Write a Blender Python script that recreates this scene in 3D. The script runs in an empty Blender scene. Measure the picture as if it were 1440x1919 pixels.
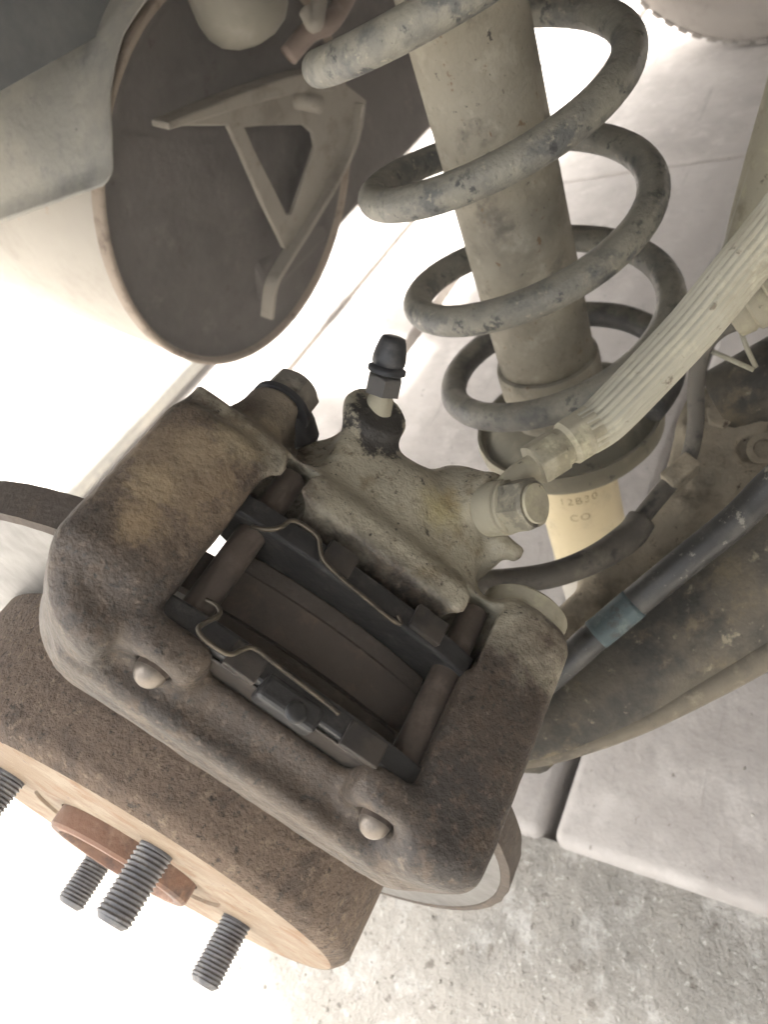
import bpy, bmesh, math, random
import numpy as np
from mathutils import Vector, Matrix

random.seed(4)
scene = bpy.context.scene
C = scene.collection
EXPOSURE = 2.38
HAZE = .085
# ------------------------------------------------------------------ camera
# world: X inboard along the hub axis, Y to the rear of the car, Z up, ground at 0
CAM_H = 0.5
FPX = 1440.0
def nrm(v):
    v = np.array(v, float); return v / np.linalg.norm(v)
_d = nrm((.33, .70, .63)); _a = nrm((-.437, .70, -.566))
_ez = -_d; _ex = nrm(-(_a - (_a @ _d) * _d)); _ey = np.cross(_ez, _ex)
RM = np.array([_ex, _ey, _ez])                 # camera (right, down, forward) -> world
EYE = np.array([0, 0, CAM_H])
cam = bpy.data.cameras.new('camera')
cam_o = bpy.data.objects.new('camera', cam); C.objects.link(cam_o)
cam.sensor_fit = 'VERTICAL'; cam.sensor_height = 36.0; cam.lens = 36.0 * FPX / 1919.0
cam.clip_start = .01; cam.clip_end = 400
m = Matrix.Identity(4)
for i in range(3):
    m[i][0] = RM[i][0]; m[i][1] = -RM[i][1]; m[i][2] = -RM[i][2]; m[i][3] = EYE[i]
cam_o.matrix_world = m
cam.dof.use_dof = True; cam.dof.focus_distance = .215; cam.dof.aperture_fstop = 22.0
scene.camera = cam_o
# ------------------------------------------------------------------ sky, sun, exposure
SUN_EL, SUN_AZ = math.radians(60), math.radians(4)    # azimuth from +Y towards -X
world = bpy.data.worlds.new('World'); scene.world = world; world.use_nodes = True
wn = world.node_tree; wn.nodes.clear()
sky = wn.nodes.new('ShaderNodeTexSky'); sky.sky_type = 'NISHITA'; sky.sun_disc = False
sky.sun_elevation = SUN_EL; sky.sun_rotation = -SUN_AZ
sky.dust_density = 6.0; sky.air_density = 1.0; sky.ozone_density = 1.0
hsv = wn.nodes.new('ShaderNodeHueSaturation'); hsv.inputs['Saturation'].default_value = .20
bg = wn.nodes.new('ShaderNodeBackground'); bg.inputs['Strength'].default_value = .15
wo = wn.nodes.new('ShaderNodeOutputWorld')
wn.links.new(sky.outputs[0], hsv.inputs['Color']); wn.links.new(hsv.outputs[0], bg.inputs[0]); wn.links.new(bg.outputs[0], wo.inputs[0])
sun = bpy.data.lights.new('sun', 'SUN'); sun.energy = 4.5; sun.angle = math.radians(4); sun.color = (1, .97, .93)
sun_o = bpy.data.objects.new('sun', sun); C.objects.link(sun_o)
sdir = Vector((-math.sin(SUN_AZ) * math.cos(SUN_EL), math.cos(SUN_AZ) * math.cos(SUN_EL), math.sin(SUN_EL)))
sun_o.rotation_euler = sdir.to_track_quat('Z', 'Y').to_euler(); sun_o.location = (0, 6, 9)
vs = scene.view_settings
vs.view_transform = 'Standard'; vs.look = 'None'; vs.exposure = EXPOSURE; vs.gamma = 1; vs.use_curve_mapping = False
scene.render.engine = 'CYCLES'
scene.cycles.use_denoising = True
scene.cycles.max_bounces = 6; scene.cycles.diffuse_bounces = 4; scene.cycles.glossy_bounces = 2
scene.cycles.adaptive_threshold = .032
scene.cycles.sample_clamp_indirect = 6

# ------------------------------------------------------------------ geometry helpers
def ray(px, py): return RM @ np.array([(px - 720) / FPX, (py - 959.5) / FPX, 1.])
def P(px, py, z): return ray(px, py) * z + EYE
def onp(px, py, axis, val):
    r = ray(px, py); return r * ((val - EYE[axis]) / r[axis]) + EYE

HUB = np.array([.029, .2204, .2654])
TH = math.radians(40)
R_ = np.array([0, -math.cos(TH), math.sin(TH)]); T_ = np.array([0, math.sin(TH), math.cos(TH)])
def L2W(p):
    """caliper coordinates (x, u, v) in mm -> world metres"""
    p = np.asarray(p, float) / 1000
    return np.array([0, HUB[1], HUB[2]]) + p[..., 0:1] * np.array([1., 0, 0]) + p[..., 1:2] * T_ + p[..., 2:3] * R_
def LD(v): return v[0] * np.array([1., 0, 0]) + v[1] * T_ + v[2] * R_

def empty(name, loc, label=None, cat=None, group=None):
    o = bpy.data.objects.new(name, None); C.objects.link(o); o.location = [float(k) for k in loc]
    o.empty_display_size = .02
    if label: o['label'] = label
    if cat: o['category'] = cat
    if group: o['group'] = group
    return o
def root_loc(p):
    l = np.zeros(3)
    while p is not None:
        l = l + np.array(p.location); p = p.parent
    return l
def mk(name, verts, faces, mat, parent=None, smooth=True, loc=None, sharp=None, label=None, cat=None, kind=None):
    V = np.asarray(verts, float)
    base = root_loc(parent)
    l = np.asarray(loc, float) if loc is not None else base
    me = bpy.data.meshes.new(name)
    me.from_pydata([tuple(map(float, v)) for v in (V - l)], [], [tuple(map(int, f)) for f in faces])
    me.update()
    o = bpy.data.objects.new(name, me); C.objects.link(o)
    o.parent = parent; o.location = [float(k) for k in (l - base)]
    if mat is not None: me.materials.append(mat)
    if smooth:
        me.polygons.foreach_set('use_smooth', [True] * len(me.polygons))
        if sharp is not None: me.set_sharp_from_angle(angle=math.radians(sharp))
    if label: o['label'] = label
    if cat: o['category'] = cat
    if kind: o['kind'] = kind
    return o
def fixn(o):
    bm = bmesh.new(); bm.from_mesh(o.data); bmesh.ops.recalc_face_normals(bm, faces=bm.faces); bm.to_mesh(o.data); bm.free(); return o
def bevel(o, w, seg=2, ang=30):
    b = o.modifiers.new('bevel', 'BEVEL'); b.width = w; b.segments = seg; b.limit_method = 'ANGLE'; b.angle_limit = math.radians(ang); return o

def spline(pts, n=10):
    p = [np.asarray(q, float) for q in pts]
    p = [2 * p[0] - p[1]] + p + [2 * p[-1] - p[-2]]
    out = []
    for i in range(1, len(p) - 2):
        a, b, c, d = p[i-1], p[i], p[i+1], p[i+2]
        for k in range(n):
            t = k / n
            out.append(.5 * (2*b + (c-a)*t + (2*a-5*b+4*c-d)*t*t + (3*b-a-3*c+d)*t**3))
    out.append(p[-2]); return np.array(out)
def frames(path):
    T = np.gradient(path, axis=0); T /= np.linalg.norm(T, axis=1)[:, None]
    up = np.array([0, 0, 1.]) if abs(T[0][2]) < .9 else np.array([1., 0, 0])
    N = np.cross(T[0], up); N /= np.linalg.norm(N)
    Ns = [N]
    for i in range(1, len(path)):
        N = Ns[-1] - (Ns[-1] @ T[i]) * T[i]; N /= np.linalg.norm(N); Ns.append(N)
    Ns = np.array(Ns); return T, Ns, np.cross(T, Ns)
def tube(path, rad, seg=20, mod=None, ell=None, up=None):
    """tube mesh; rad scalar or per point; mod(theta)->radius factor; ell=(a,b) ellipse"""
    path = np.asarray(path, float); n = len(path)
    r = np.full(n, rad) if np.isscalar(rad) else np.interp(np.linspace(0, 1, n), np.linspace(0, 1, len(rad)), rad)
    T, N, B = frames(path)
    if up is not None:
        N = np.cross(T, np.asarray(up, float)); N /= np.linalg.norm(N, axis=1)[:, None]; B = np.cross(T, N)
    th = np.linspace(0, 2*math.pi, seg, endpoint=False)
    f = np.ones(seg) if mod is None else np.array([mod(t) for t in th])
    ea, eb = ell if ell else (1, 1)
    V = (path[:, None] + r[:, None, None] * ((np.cos(th)*f*ea)[None, :, None] * N[:, None] + (np.sin(th)*f*eb)[None, :, None] * B[:, None])).reshape(-1, 3)
    F = [(i*seg+j, i*seg+(j+1) % seg, (i+1)*seg+(j+1) % seg, (i+1)*seg+j) for i in range(n-1) for j in range(seg)]
    F.append(tuple(range(seg))[::-1]); F.append(tuple((n-1)*seg+j for j in range(seg)))
    return V, F
def axes(axis):
    a = nrm(axis); h = np.array([0, 0, 1.]) if abs(a[2]) < .9 else np.array([0, 1., 0])
    b = nrm(np.cross(a, h)); return a, b, np.cross(a, b)
def lathe(prof, org, axis, seg=48, mod=None, cap=True):
    """prof [(r, h)], h along axis from org; mod(theta, r, i)->r"""
    a, b, c = axes(axis); org = np.asarray(org, float)
    V = []; F = []
    for i, (r, h) in enumerate(prof):
        for j in range(seg):
            t = 2*math.pi*j/seg; rr = mod(t, r, i) if mod else r
            V.append(org + a*h + rr*(math.cos(t)*b + math.sin(t)*c))
    n = len(prof)
    for i in range(n-1):
        for j in range(seg):
            F.append((i*seg+j, i*seg+(j+1) % seg, (i+1)*seg+(j+1) % seg, (i+1)*seg+j))
    if cap:
        F.append(tuple(range(seg))[::-1]); F.append(tuple((n-1)*seg+j for j in range(seg)))
    return np.array(V), F
def hexprof(org, axis, af, h, seg=48):
    rc = af/2*1.06
    def mod(t, r, i):
        k = math.pi/3; q = ((t + k/2) % k) - k/2
        return min(r, af/2/math.cos(q))
    R = af/2/math.cos(math.pi/6)
    return lathe([(rc*.93, 0), (R, .0), (R, h*.84), (R*.975, h*.9), (rc*.93, h), ], org, axis, seg, mod)
def box(c, h, ax=None):
    c = np.asarray(c, float)
    ax = np.eye(3) if ax is None else np.asarray(ax, float)
    V = [c + sx*h[0]*ax[0] + sy*h[1]*ax[1] + sz*h[2]*ax[2] for sx in (-1, 1) for sy in (-1, 1) for sz in (-1, 1)]
    return np.array(V), [(0, 1, 3, 2), (4, 6, 7, 5), (0, 4, 5, 1), (2, 3, 7, 6), (0, 2, 6, 4), (1, 5, 7, 3)]
def join(*ms):
    V = []; F = []; k = 0
    for v, f in ms:
        V.append(np.asarray(v)); F += [tuple(i + k for i in q) for q in f]; k += len(v)
    return np.concatenate(V), F
def prism(poly, depthvec):
    """poly: list of 3d points (planar); extruded along depthvec"""
    n = len(poly); p = np.asarray(poly, float); V = np.concatenate([p, p + np.asarray(depthvec)])
    F = [tuple(range(n)), tuple(range(2*n-1, n-1, -1))] + [(i, (i+1) % n, (i+1) % n + n, i + n) for i in range(n)]
    return V, F

# --- signed distance fields -> mesh (surface nets)
_rng = np.random.default_rng(7); _LAT = _rng.random((48, 48, 48)).astype(np.float32)
def vnoise(x, y, z):
    xi = np.floor(x).astype(int); yi = np.floor(y).astype(int); zi = np.floor(z).astype(int)
    fx = x - xi; fy = y - yi; fz = z - zi
    fx = fx*fx*(3-2*fx); fy = fy*fy*(3-2*fy); fz = fz*fz*(3-2*fz)
    g = lambda a, b, c: _LAT[(xi+a) % 48, (yi+b) % 48, (zi+c) % 48]
    l = lambda a, b, t: a + (b-a)*t
    return l(l(l(g(0,0,0), g(1,0,0), fx), l(g(0,1,0), g(1,1,0), fx), fy), l(l(g(0,0,1), g(1,0,1), fx), l(g(0,1,1), g(1,1,1), fx), fy), fz) - .5
def fbm(x, y, z, s, o=3):
    t = 0; a = 1
    for k in range(o):
        t = t + a*vnoise(x*s + 7*k, y*s + 3*k, z*s + 11*k); s *= 2.1; a *= .5
    return t
def smin(a, b, k): h = np.clip(.5 + .5*(b-a)/k, 0, 1); return b + (a-b)*h - k*h*(1-h)
def smax(a, b, k): return -smin(-a, -b, k)
def s_box(X, c, h, r=0, rot=None):
    q = [X[i] - c[i] for i in range(3)]
    if rot is not None:
        q = [sum(rot[i][j]*q[j] for j in range(3)) for i in range(3)]
    q = [np.abs(q[i]) - h[i] + r for i in range(3)]
    return np.sqrt(sum(np.maximum(k, 0)**2 for k in q)) + np.minimum(np.maximum(np.maximum(q[0], q[1]), q[2]), 0) - r
def s_cap(X, a, b, ra, rb=None):
    rb = ra if rb is None else rb
    a = np.asarray(a, float); b = np.asarray(b, float); ba = b-a; L = ba @ ba
    p = [X[i]-a[i] for i in range(3)]
    h = np.clip(sum(p[i]*ba[i] for i in range(3))/L, 0, 1)
    return np.sqrt(sum((p[i]-ba[i]*h)**2 for i in range(3))) - (ra + (rb-ra)*h)
def s_cyl(X, a, b, R, r=0):
    a = np.asarray(a, float); b = np.asarray(b, float); ba = b-a; L = math.sqrt(ba @ ba); ba = ba/L
    p = [X[i]-(a[i]+b[i])/2 for i in range(3)]
    h = sum(p[i]*ba[i] for i in range(3)); rad = np.sqrt(np.maximum(sum(k*k for k in p) - h*h, 0))
    d0 = rad - R + r; d1 = np.abs(h) - L/2 + r
    return np.minimum(np.maximum(d0, d1), 0) + np.sqrt(np.maximum(d0, 0)**2 + np.maximum(d1, 0)**2) - r
def s_rect2(A, B, ca, cb, ha, hb, r):
    qa = np.abs(A-ca)-ha+r; qb = np.abs(B-cb)-hb+r
    return np.sqrt(np.maximum(qa, 0)**2+np.maximum(qb, 0)**2)+np.minimum(np.maximum(qa, qb), 0)-r
def s_poly2(A, B, poly):
    p = np.asarray(poly, float); n = len(p); d = np.full(A.shape, 1e9); s = np.ones(A.shape)
    for i in range(n):
        a = p[i]; b = p[i-1]; e = b-a; wx = A-a[0]; wy = B-a[1]
        t = np.clip((wx*e[0]+wy*e[1])/(e@e), 0, 1)
        d = np.minimum(d, (wx-e[0]*t)**2+(wy-e[1]*t)**2)
        c1 = B >= a[1]; c2 = B < b[1]; c3 = e[0]*wy > e[1]*wx
        s = np.where((c1 & c2 & c3) | (~c1 & ~c2 & ~c3), -s, s)
    return s*np.sqrt(d)
def ext(d2, h, half, r):
    a = d2 + r; b = np.abs(h) - half + r
    return np.minimum(np.maximum(a, b), 0) + np.sqrt(np.maximum(a, 0)**2+np.maximum(b, 0)**2) - r
def grid(lo, hi, st):
    ax = [np.arange(lo[i], hi[i]+st, st) for i in range(3)]
    return np.meshgrid(*ax, indexing='ij'), ax
def nets(F, ax):
    s = F < 0
    nx, ny, nz = F.shape
    cx, cy, cz = nx-1, ny-1, nz-1
    acc = np.zeros((cx, cy, cz, 3), np.float32); cnt = np.zeros((cx, cy, cz), np.float32)
    corners = [(i, j, k) for i in (0, 1) for j in (0, 1) for k in (0, 1)]
    sl = lambda c: (slice(c[0], c[0]+cx), slice(c[1], c[1]+cy), slice(c[2], c[2]+cz))
    for a in corners:
        for d in range(3):
            if a[d] == 1: continue
            b = list(a); b[d] = 1
            fa = F[sl(a)]; fb = F[sl(b)]; cr = s[sl(a)] != s[sl(b)]
            t = np.where(cr, fa/np.where(cr, fa-fb, 1), 0)
            for q in range(3):
                acc[..., q] += cr*(a[q] + (t if q == d else 0))
            cnt += cr
    act = cnt > 0; idx = -np.ones(act.shape, int); idx[act] = np.arange(act.sum())
    ii = np.argwhere(act); pos = ii + acc[act]/cnt[act][:, None]
    st = np.array([ax[k][1]-ax[k][0] for k in range(3)]); V = np.array([ax[k][0] for k in range(3)]) + pos*st
    Fs = []
    e = s[:-1, 1:-1, 1:-1] != s[1:, 1:-1, 1:-1]; q = np.argwhere(e); i, j, k = q[:, 0], q[:, 1]+1, q[:, 2]+1
    f = np.stack([idx[i, j-1, k-1], idx[i, j, k-1], idx[i, j, k], idx[i, j-1, k]], 1); fl = s[i, j, k]; Fs.append(np.where(fl[:, None], f, f[:, ::-1]))
    e = s[1:-1, :-1, 1:-1] != s[1:-1, 1:, 1:-1]; q = np.argwhere(e); i, j, k = q[:, 0]+1, q[:, 1], q[:, 2]+1
    f = np.stack([idx[i-1, j, k-1], idx[i-1, j, k], idx[i, j, k], idx[i, j, k-1]], 1); fl = s[i, j, k]; Fs.append(np.where(fl[:, None], f, f[:, ::-1]))
    e = s[1:-1, 1:-1, :-1] != s[1:-1, 1:-1, 1:]; q = np.argwhere(e); i, j, k = q[:, 0]+1, q[:, 1]+1, q[:, 2]
    f = np.stack([idx[i-1, j-1, k], idx[i, j-1, k], idx[i, j, k], idx[i-1, j, k]], 1); fl = s[i, j, k]; Fs.append(np.where(fl[:, None], f, f[:, ::-1]))
    return V, np.concatenate(Fs)
def mk_nets(name, V, F, mat, parent):
    base = root_loc(parent)
    me = bpy.data.meshes.new(name)
    me.vertices.add(len(V)); me.vertices.foreach_set('co', (V-base).astype(np.float32).ravel())
    me.loops.add(len(F)*4); me.loops.foreach_set('vertex_index', F.astype(np.int32).ravel())
    me.polygons.add(len(F)); me.polygons.foreach_set('loop_start', np.arange(0, len(F)*4, 4, dtype=np.int32))
    me.update(calc_edges=True); me.validate()
    me.polygons.foreach_set('use_smooth', np.ones(len(me.polygons), bool))
    me.materials.append(mat)
    o = bpy.data.objects.new(name, me); C.objects.link(o); o.parent = parent
    return o

# ------------------------------------------------------------------ materials
def mat(name, base, layers=(), rough=.8, metal=0., bump=(), dust=None, spec=.35, gradx=None, patches=(), top=(), edge=None):
    """layers: (colour, scale, lo, hi[, stretch xyz]); bump: (scale, metres); dust: (colour, lo, hi) settled on upward faces;
    gradx: (colour, axis vector, offset_lo, offset_hi) a second coat that covers one end of the thing, broken up by noise"""
    M = bpy.data.materials.new(name); M.use_nodes = True; nt = M.node_tree; N = nt.nodes; Lk = nt.links
    b = N['Principled BSDF']; b.inputs['Roughness'].default_value = rough; b.inputs['Metallic'].default_value = metal
    b.inputs['Specular IOR Level'].default_value = spec
    tc = N.new('ShaderNodeTexCoord'); co = tc.outputs['Object']
    col = N.new('ShaderNodeRGB'); col.outputs[0].default_value = (*base, 1); cur = col.outputs[0]
    def noise(scale, detail=6, stretch=None, off=0., rgh=.6):
        src = co
        if stretch or off:
            mp = N.new('ShaderNodeMapping'); mp.inputs['Location'].default_value = (off, off*1.7, off*.3)
            if stretch: mp.inputs['Scale'].default_value = stretch
            Lk.new(co, mp.inputs[0]); src = mp.outputs[0]
        n = N.new('ShaderNodeTexNoise'); n.inputs['Scale'].default_value = scale; n.inputs['Detail'].default_value = detail
        n.inputs['Roughness'].default_value = rgh; Lk.new(src, n.inputs['Vector']); return n.outputs['Fac']
    def ramp(v, lo, hi):
        r = N.new('ShaderNodeMapRange'); r.inputs['From Min'].default_value = lo; r.inputs['From Max'].default_value = hi
        r.interpolation_type = 'SMOOTHSTEP'
        Lk.new(v, r.inputs['Value']); return r.outputs[0]
    def mix(f, a, bb):
        x = N.new('ShaderNodeMix'); x.data_type = 'RGBA'; Lk.new(f, x.inputs[0]); Lk.new(a, x.inputs[6])
        if isinstance(bb, tuple): x.inputs[7].default_value = (*bb, 1)
        else: Lk.new(bb, x.inputs[7])
        return x.outputs[2]
    def math_(op, a, c):
        x = N.new('ShaderNodeMath'); x.operation = op
        for k, q in enumerate((a, c)):
            if isinstance(q, (int, float)): x.inputs[k].default_value = q
            else: Lk.new(q, x.inputs[k])
        return x.outputs[0]
    for k, l in enumerate(layers):
        c, s, lo, hi = l[:4]; st = l[4] if len(l) > 4 else None
        cur = mix(ramp(noise(s, 5, st, 1.37*(k+1), .68), lo, hi), cur, c)
    if gradx:
        gc, av, g0, g1 = gradx
        dt = N.new('ShaderNodeVectorMath'); dt.operation = 'DOT_PRODUCT'; Lk.new(co, dt.inputs[0]); dt.inputs[1].default_value = av
        nn = noise(60, 5, off=2.3)
        v = math_('ADD', dt.outputs['Value'], math_('MULTIPLY', math_('SUBTRACT', nn, .5), abs(g1-g0)*2.4))
        cc = N.new('ShaderNodeRGB'); cc.outputs[0].default_value = (*gc, 1); coat = cc.outputs[0]
        for k, l in enumerate(top):
            coat = mix(ramp(noise(l[1], 5, None, 4.1+1.9*k, .68), l[2], l[3]), coat, l[0])
        cur = mix(ramp(v, g0, g1), cur, coat)
    if edge:
        ge = N.new('ShaderNodeNewGeometry')
        v = math_('ADD', ge.outputs['Pointiness'], math_('MULTIPLY', math_('SUBTRACT', noise(220, 4, off=6.6), .5), .06))
        cur = mix(ramp(v, edge[1], edge[2]), cur, edge[0])
    if dust:
        ge = N.new('ShaderNodeNewGeometry'); sx = N.new('ShaderNodeSeparateXYZ'); Lk.new(ge.outputs['Normal'], sx.inputs[0])
        v = math_('ADD', sx.outputs[2], math_('MULTIPLY', math_('SUBTRACT', noise(90, 6, off=5.), .5), 1.6))
        cur = mix(ramp(v, dust[1], dust[2]), cur, dust[0])
    for pc_, pr0, psoft, pcol in patches:
        ds = N.new('ShaderNodeVectorMath'); ds.operation = 'DISTANCE'; Lk.new(co, ds.inputs[0]); ds.inputs[1].default_value = tuple(float(k) for k in pc_)
        v = math_('ADD', ds.outputs['Value'], math_('MULTIPLY', math_('SUBTRACT', noise(230, 5, off=7.7, rgh=.75), .5), pr0*2.2))
        cur = mix(ramp(v, pr0+psoft, pr0-psoft), cur, pcol)
    Lk.new(cur, b.inputs['Base Color'])
    rn = math_('ADD', math_('MULTIPLY', noise(120, 2, off=9.), .35), rough - .17); Lk.new(rn, b.inputs['Roughness'])
    prev = None
    for k, (s, dist) in enumerate(bump):
        bn = N.new('ShaderNodeBump'); bn.inputs['Distance'].default_value = dist; bn.inputs['Strength'].default_value = 1
        Lk.new(noise(s, 3, off=3.1*(k+1), rgh=.6), bn.inputs['Height'])
        if prev: Lk.new(prev, bn.inputs['Normal'])
        prev = bn.outputs[0]
    if prev: Lk.new(prev, b.inputs['Normal'])
    return M

DUST = (.40, .355, .25)
m_concrete = mat('rough_concrete', (.335, .312, .275), [((.25, .236, .21), 7, .46, .66), ((.42, .402, .37), 40, .5, .68), ((.17, .152, .13), 75, .60, .69), ((.46, .44, .40), 210, .58, .68), ((.13, .115, .10), 330, .61, .69)],
                 .95, bump=[(16, .004), (110, .0020), (420, .0010)], spec=.2)
m_slab = mat('smooth_concrete', (.43, .397, .367), [((.35, .321, .295), 6, .42, .64), ((.48, .447, .414), 28, .5, .70), ((.17, .15, .13), 90, .64, .71), ((.24, .22, .2), 16, .62, .75, (.25, 3, 1))],
             .95, bump=[(10, .005), (55, .0015), (320, .0005)], spec=.2)
_co = L2W((85, 0, 120))
def _pt(*q): return L2W(q)-_co
m_cal = mat('caliper_cast_iron', (.058, .043, .031), [((.036, .029, .024), 30, .42, .62), ((.070, .050, .034), 150, .50, .66), ((.095, .073, .052), 420, .54, .66), ((.026, .021, .018), 520, .56, .65)],
            .60, bump=[(60, .0008), (260, .0006), (700, .0004)], gradx=((.315, .287, .215), (1, -.02, -.03), .019, .032), spec=.45,
            top=[((.20, .165, .105), 60, .54, .70), ((.35, .32, .24), 130, .52, .66), ((.13, .105, .07), 110, .60, .68), ((.06, .05, .04), 380, .60, .68)], edge=((.15, .12, .09), .53, .585),
            patches=[(_pt(128, 52, 130), .019, .006, (.10, .078, .056)), (_pt(136, 50, 137), .006, .006, (.19, .16, .115)), (_pt(122, 46, 140), .007, .005, (.22, .18, .12)), (_pt(118, -52, 138), .011, .008, (.10, .076, .055)), (_pt(92, 58, 147), .020, .004, (.108, .080, .055)), (_pt(92, 58, 147), .013, .003, (.165, .122, .078)), (_pt(84, 60, 146), .0055, .0018, (.235, .18, .11)), (_pt(98, 57, 147), .006, .002, (.215, .165, .105)), (_pt(110, 52, 147), .006, .005, (.25, .205, .13)), (_pt(74, 57, 147), .005, .004, (.20, .145, .085)),
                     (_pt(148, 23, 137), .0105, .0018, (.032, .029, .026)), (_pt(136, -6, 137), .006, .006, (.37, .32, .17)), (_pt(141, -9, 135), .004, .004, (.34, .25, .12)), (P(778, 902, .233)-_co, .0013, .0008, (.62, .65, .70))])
m_hat = mat('rusted_hat', (.112, .080, .057), [((.068, .050, .038), 50, .46, .66), ((.155, .115, .08), 240, .53, .66), ((.045, .034, .027), 380, .56, .66)],
            .85, bump=[(150, .0010), (330, .0011), (700, .0005)], spec=.3)
m_face = mat('hat_face', (.185, .132, .085), [((.235, .185, .13), 45, .45, .65), ((.165, .095, .05), 70, .50, .64), ((.07, .055, .05), 220, .64, .70)], .7, bump=[(200, .0003)])
m_hubrust = mat('hub_rust', (.165, .085, .052), [((.24, .15, .10), 90, .5, .66), ((.085, .05, .038), 45, .48, .62), ((.5, .45, .42), 300, .72, .76)], .6, bump=[(300, .0003)])
m_swept = mat('swept_disc', (.17, .167, .165), [((.135, .13, .128), 40, .45, .7)], .42, .85, bump=[(400, .00004)])
m_edge = mat('disc_edge_rust', (.070, .055, .044), [((.10, .074, .054), 120, .5, .7), ((.05, .04, .034), 60, .5, .7)], .75, bump=[(300, .0004)])
m_stud = mat('stud_steel', (.10, .10, .105), [((.17, .165, .16), 200, .5, .7), ((.06, .055, .055), 90, .5, .7)], .5, .45, bump=[(700, .0001)])
m_pin = mat('pin_steel', (.085, .066, .053), [((.13, .10, .08), 120, .5, .7), ((.05, .04, .034), 50, .5, .7)], .5, .3, bump=[(500, .00015)])
m_pinhead = mat('pin_head', (.17, .145, .12), [((.10, .085, .07), 120, .5, .7)], .35, .5, bump=[(500, .00012)])
m_plate = mat('pad_plate', (.022, .0215, .0215), [((.055, .05, .046), 160, .52, .7), ((.02, .02, .02), 60, .5, .7)], .42, .2, bump=[(400, .00015)], spec=.5)
m_shim = mat('pad_shim', (.055, .046, .038), [((.030, .027, .025), 60, .46, .66), ((.14, .12, .10), 200, .6, .75)], .5, .3, bump=[(350, .0001)])
m_fric = mat('friction_lining', (.066, .053, .043), [((.085, .068, .054), 220, .5, .7)], .9, bump=[(500, .0004)])
m_wire = mat('clip_wire', (.085, .070, .050), [((.045, .038, .03), 160, .48, .66)], .4, .6)
m_rubber = mat('black_rubber', (.018, .019, .022), [((.05, .05, .05), 150, .56, .75)], .5, spec=.5, bump=[(300, .0001)])
m_dbolt = mat('dark_bolt', (.09, .085, .08), [((.17, .155, .13), 130, .5, .7), ((.05, .045, .045), 60, .5, .7)], .6, .3, bump=[(350, .0002)])
m_gbolt = mat('dusty_bolt', (.17, .155, .13), [((.24, .22, .18), 110, .5, .68), ((.07, .065, .06), 90, .54, .66)], .6, .25, bump=[(350, .0003)])
m_gbolt2 = mat('banjo_steel', (.20, .185, .145), [((.32, .295, .22), 60, .46, .54), ((.10, .092, .075), 130, .56, .66)], .55, .25, bump=[(300, .0003)])
m_olive = mat('dusty_fitting', (.32, .295, .222), [((.22, .20, .14), 60, .5, .68), ((.40, .37, .26), 120, .5, .7), ((.09, .08, .06), 170, .64, .72)], .8, bump=[(260, .0003)])
m_sleeve = mat('ribbed_sleeve', (.37, .354, .285), [((.30, .28, .21), 30, .46, .68), ((.43, .41, .32), 90, .54, .7), ((.18, .16, .12), 160, .60, .70)], .75, bump=[(300, .0001)])
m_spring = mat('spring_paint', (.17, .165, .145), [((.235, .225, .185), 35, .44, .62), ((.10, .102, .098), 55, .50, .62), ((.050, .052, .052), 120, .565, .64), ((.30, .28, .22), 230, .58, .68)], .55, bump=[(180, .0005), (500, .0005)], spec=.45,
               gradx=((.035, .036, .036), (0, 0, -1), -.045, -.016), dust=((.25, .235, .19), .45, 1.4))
m_tube = mat('strut_tube', (.275, .252, .200), [((.19, .173, .137), 16, .44, .66), ((.34, .315, .255), 60, .50, .70), ((.13, .118, .098), 34, .55, .72), ((.17, .115, .07), 150, .62, .70), ((.06, .055, .05), 300, .64, .70)], .75, bump=[(140, .0004), (500, .0003)])
m_tube2 = mat('strut_lower', (.48, .41, .27), [((.40, .34, .23), 40, .5, .7), ((.28, .22, .14), 110, .62, .74)], .7, bump=[(260, .0002)])
m_ink = mat('stamped_ink', (.20, .165, .10), [((.40, .34, .22), 260, .5, .62)], .8)
m_seat = mat('spring_seat', (.20, .185, .14), [((.28, .255, .19), 50, .5, .7), ((.08, .075, .065), 80, .58, .7), ((.22, .12, .06), 120, .66, .74)], .75, bump=[(180, .0004)])
m_arm = mat('arm_steel', (.085, .074, .056), [((.036, .034, .030), 20, .44, .62), ((.13, .105, .068), 45, .52, .68), ((.20, .175, .125), 150, .58, .70)], .75, bump=[(120, .0006), (500, .0003)], dust=((.20, .17, .12), 1.0, 1.7))
m_armf = mat('arm_flange', (.13, .113, .086), [((.085, .075, .06), 40, .46, .66), ((.20, .175, .13), 90, .55, .7)], .8, bump=[(260, .0003)])
m_brk = mat('dusty_bracket', (.30, .262, .20), [((.17, .145, .108), 24, .46, .64), ((.38, .325, .24), 60, .5, .7), ((.10, .075, .055), 130, .6, .7)], .92, bump=[(90, .0014), (350, .0007)])
m_cable = mat('cable_rubber', (.11, .10, .085), [((.17, .155, .125), 60, .5, .7), ((.05, .048, .045), 90, .52, .66)], .7, bump=[(300, .0002)])
m_pcable = mat('parking_cable', (.020, .020, .0195), [((.045, .043, .039), 60, .50, .66), ((.17, .16, .135), 190, .59, .67)], .45, bump=[(300, .0002)], spec=.5)
m_blue = mat('blue_band', (.05, .074, .08), [((.10, .125, .12), 150, .5, .66), ((.04, .045, .045), 90, .56, .66)], .6, bump=[(300, .0002)])
m_muff = mat('muffler_shell', (.36, .335, .295), [((.30, .275, .24), 14, .48, .7), ((.35, .27, .2), 60, .64, .74)], .6, .1, bump=[(60, .0006)])
m_cap = mat('muffler_cap', (.105, .096, .088), [((.078, .071, .065), 9, .44, .66), ((.135, .122, .11), 26, .55, .72), ((.07, .058, .05), 60, .6, .72)], .8, bump=[(120, .0004)])
m_rim = mat('muffler_rim', (.27, .22, .175), [((.15, .115, .09), 60, .5, .68)], .75, bump=[(160, .0004)])
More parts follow.
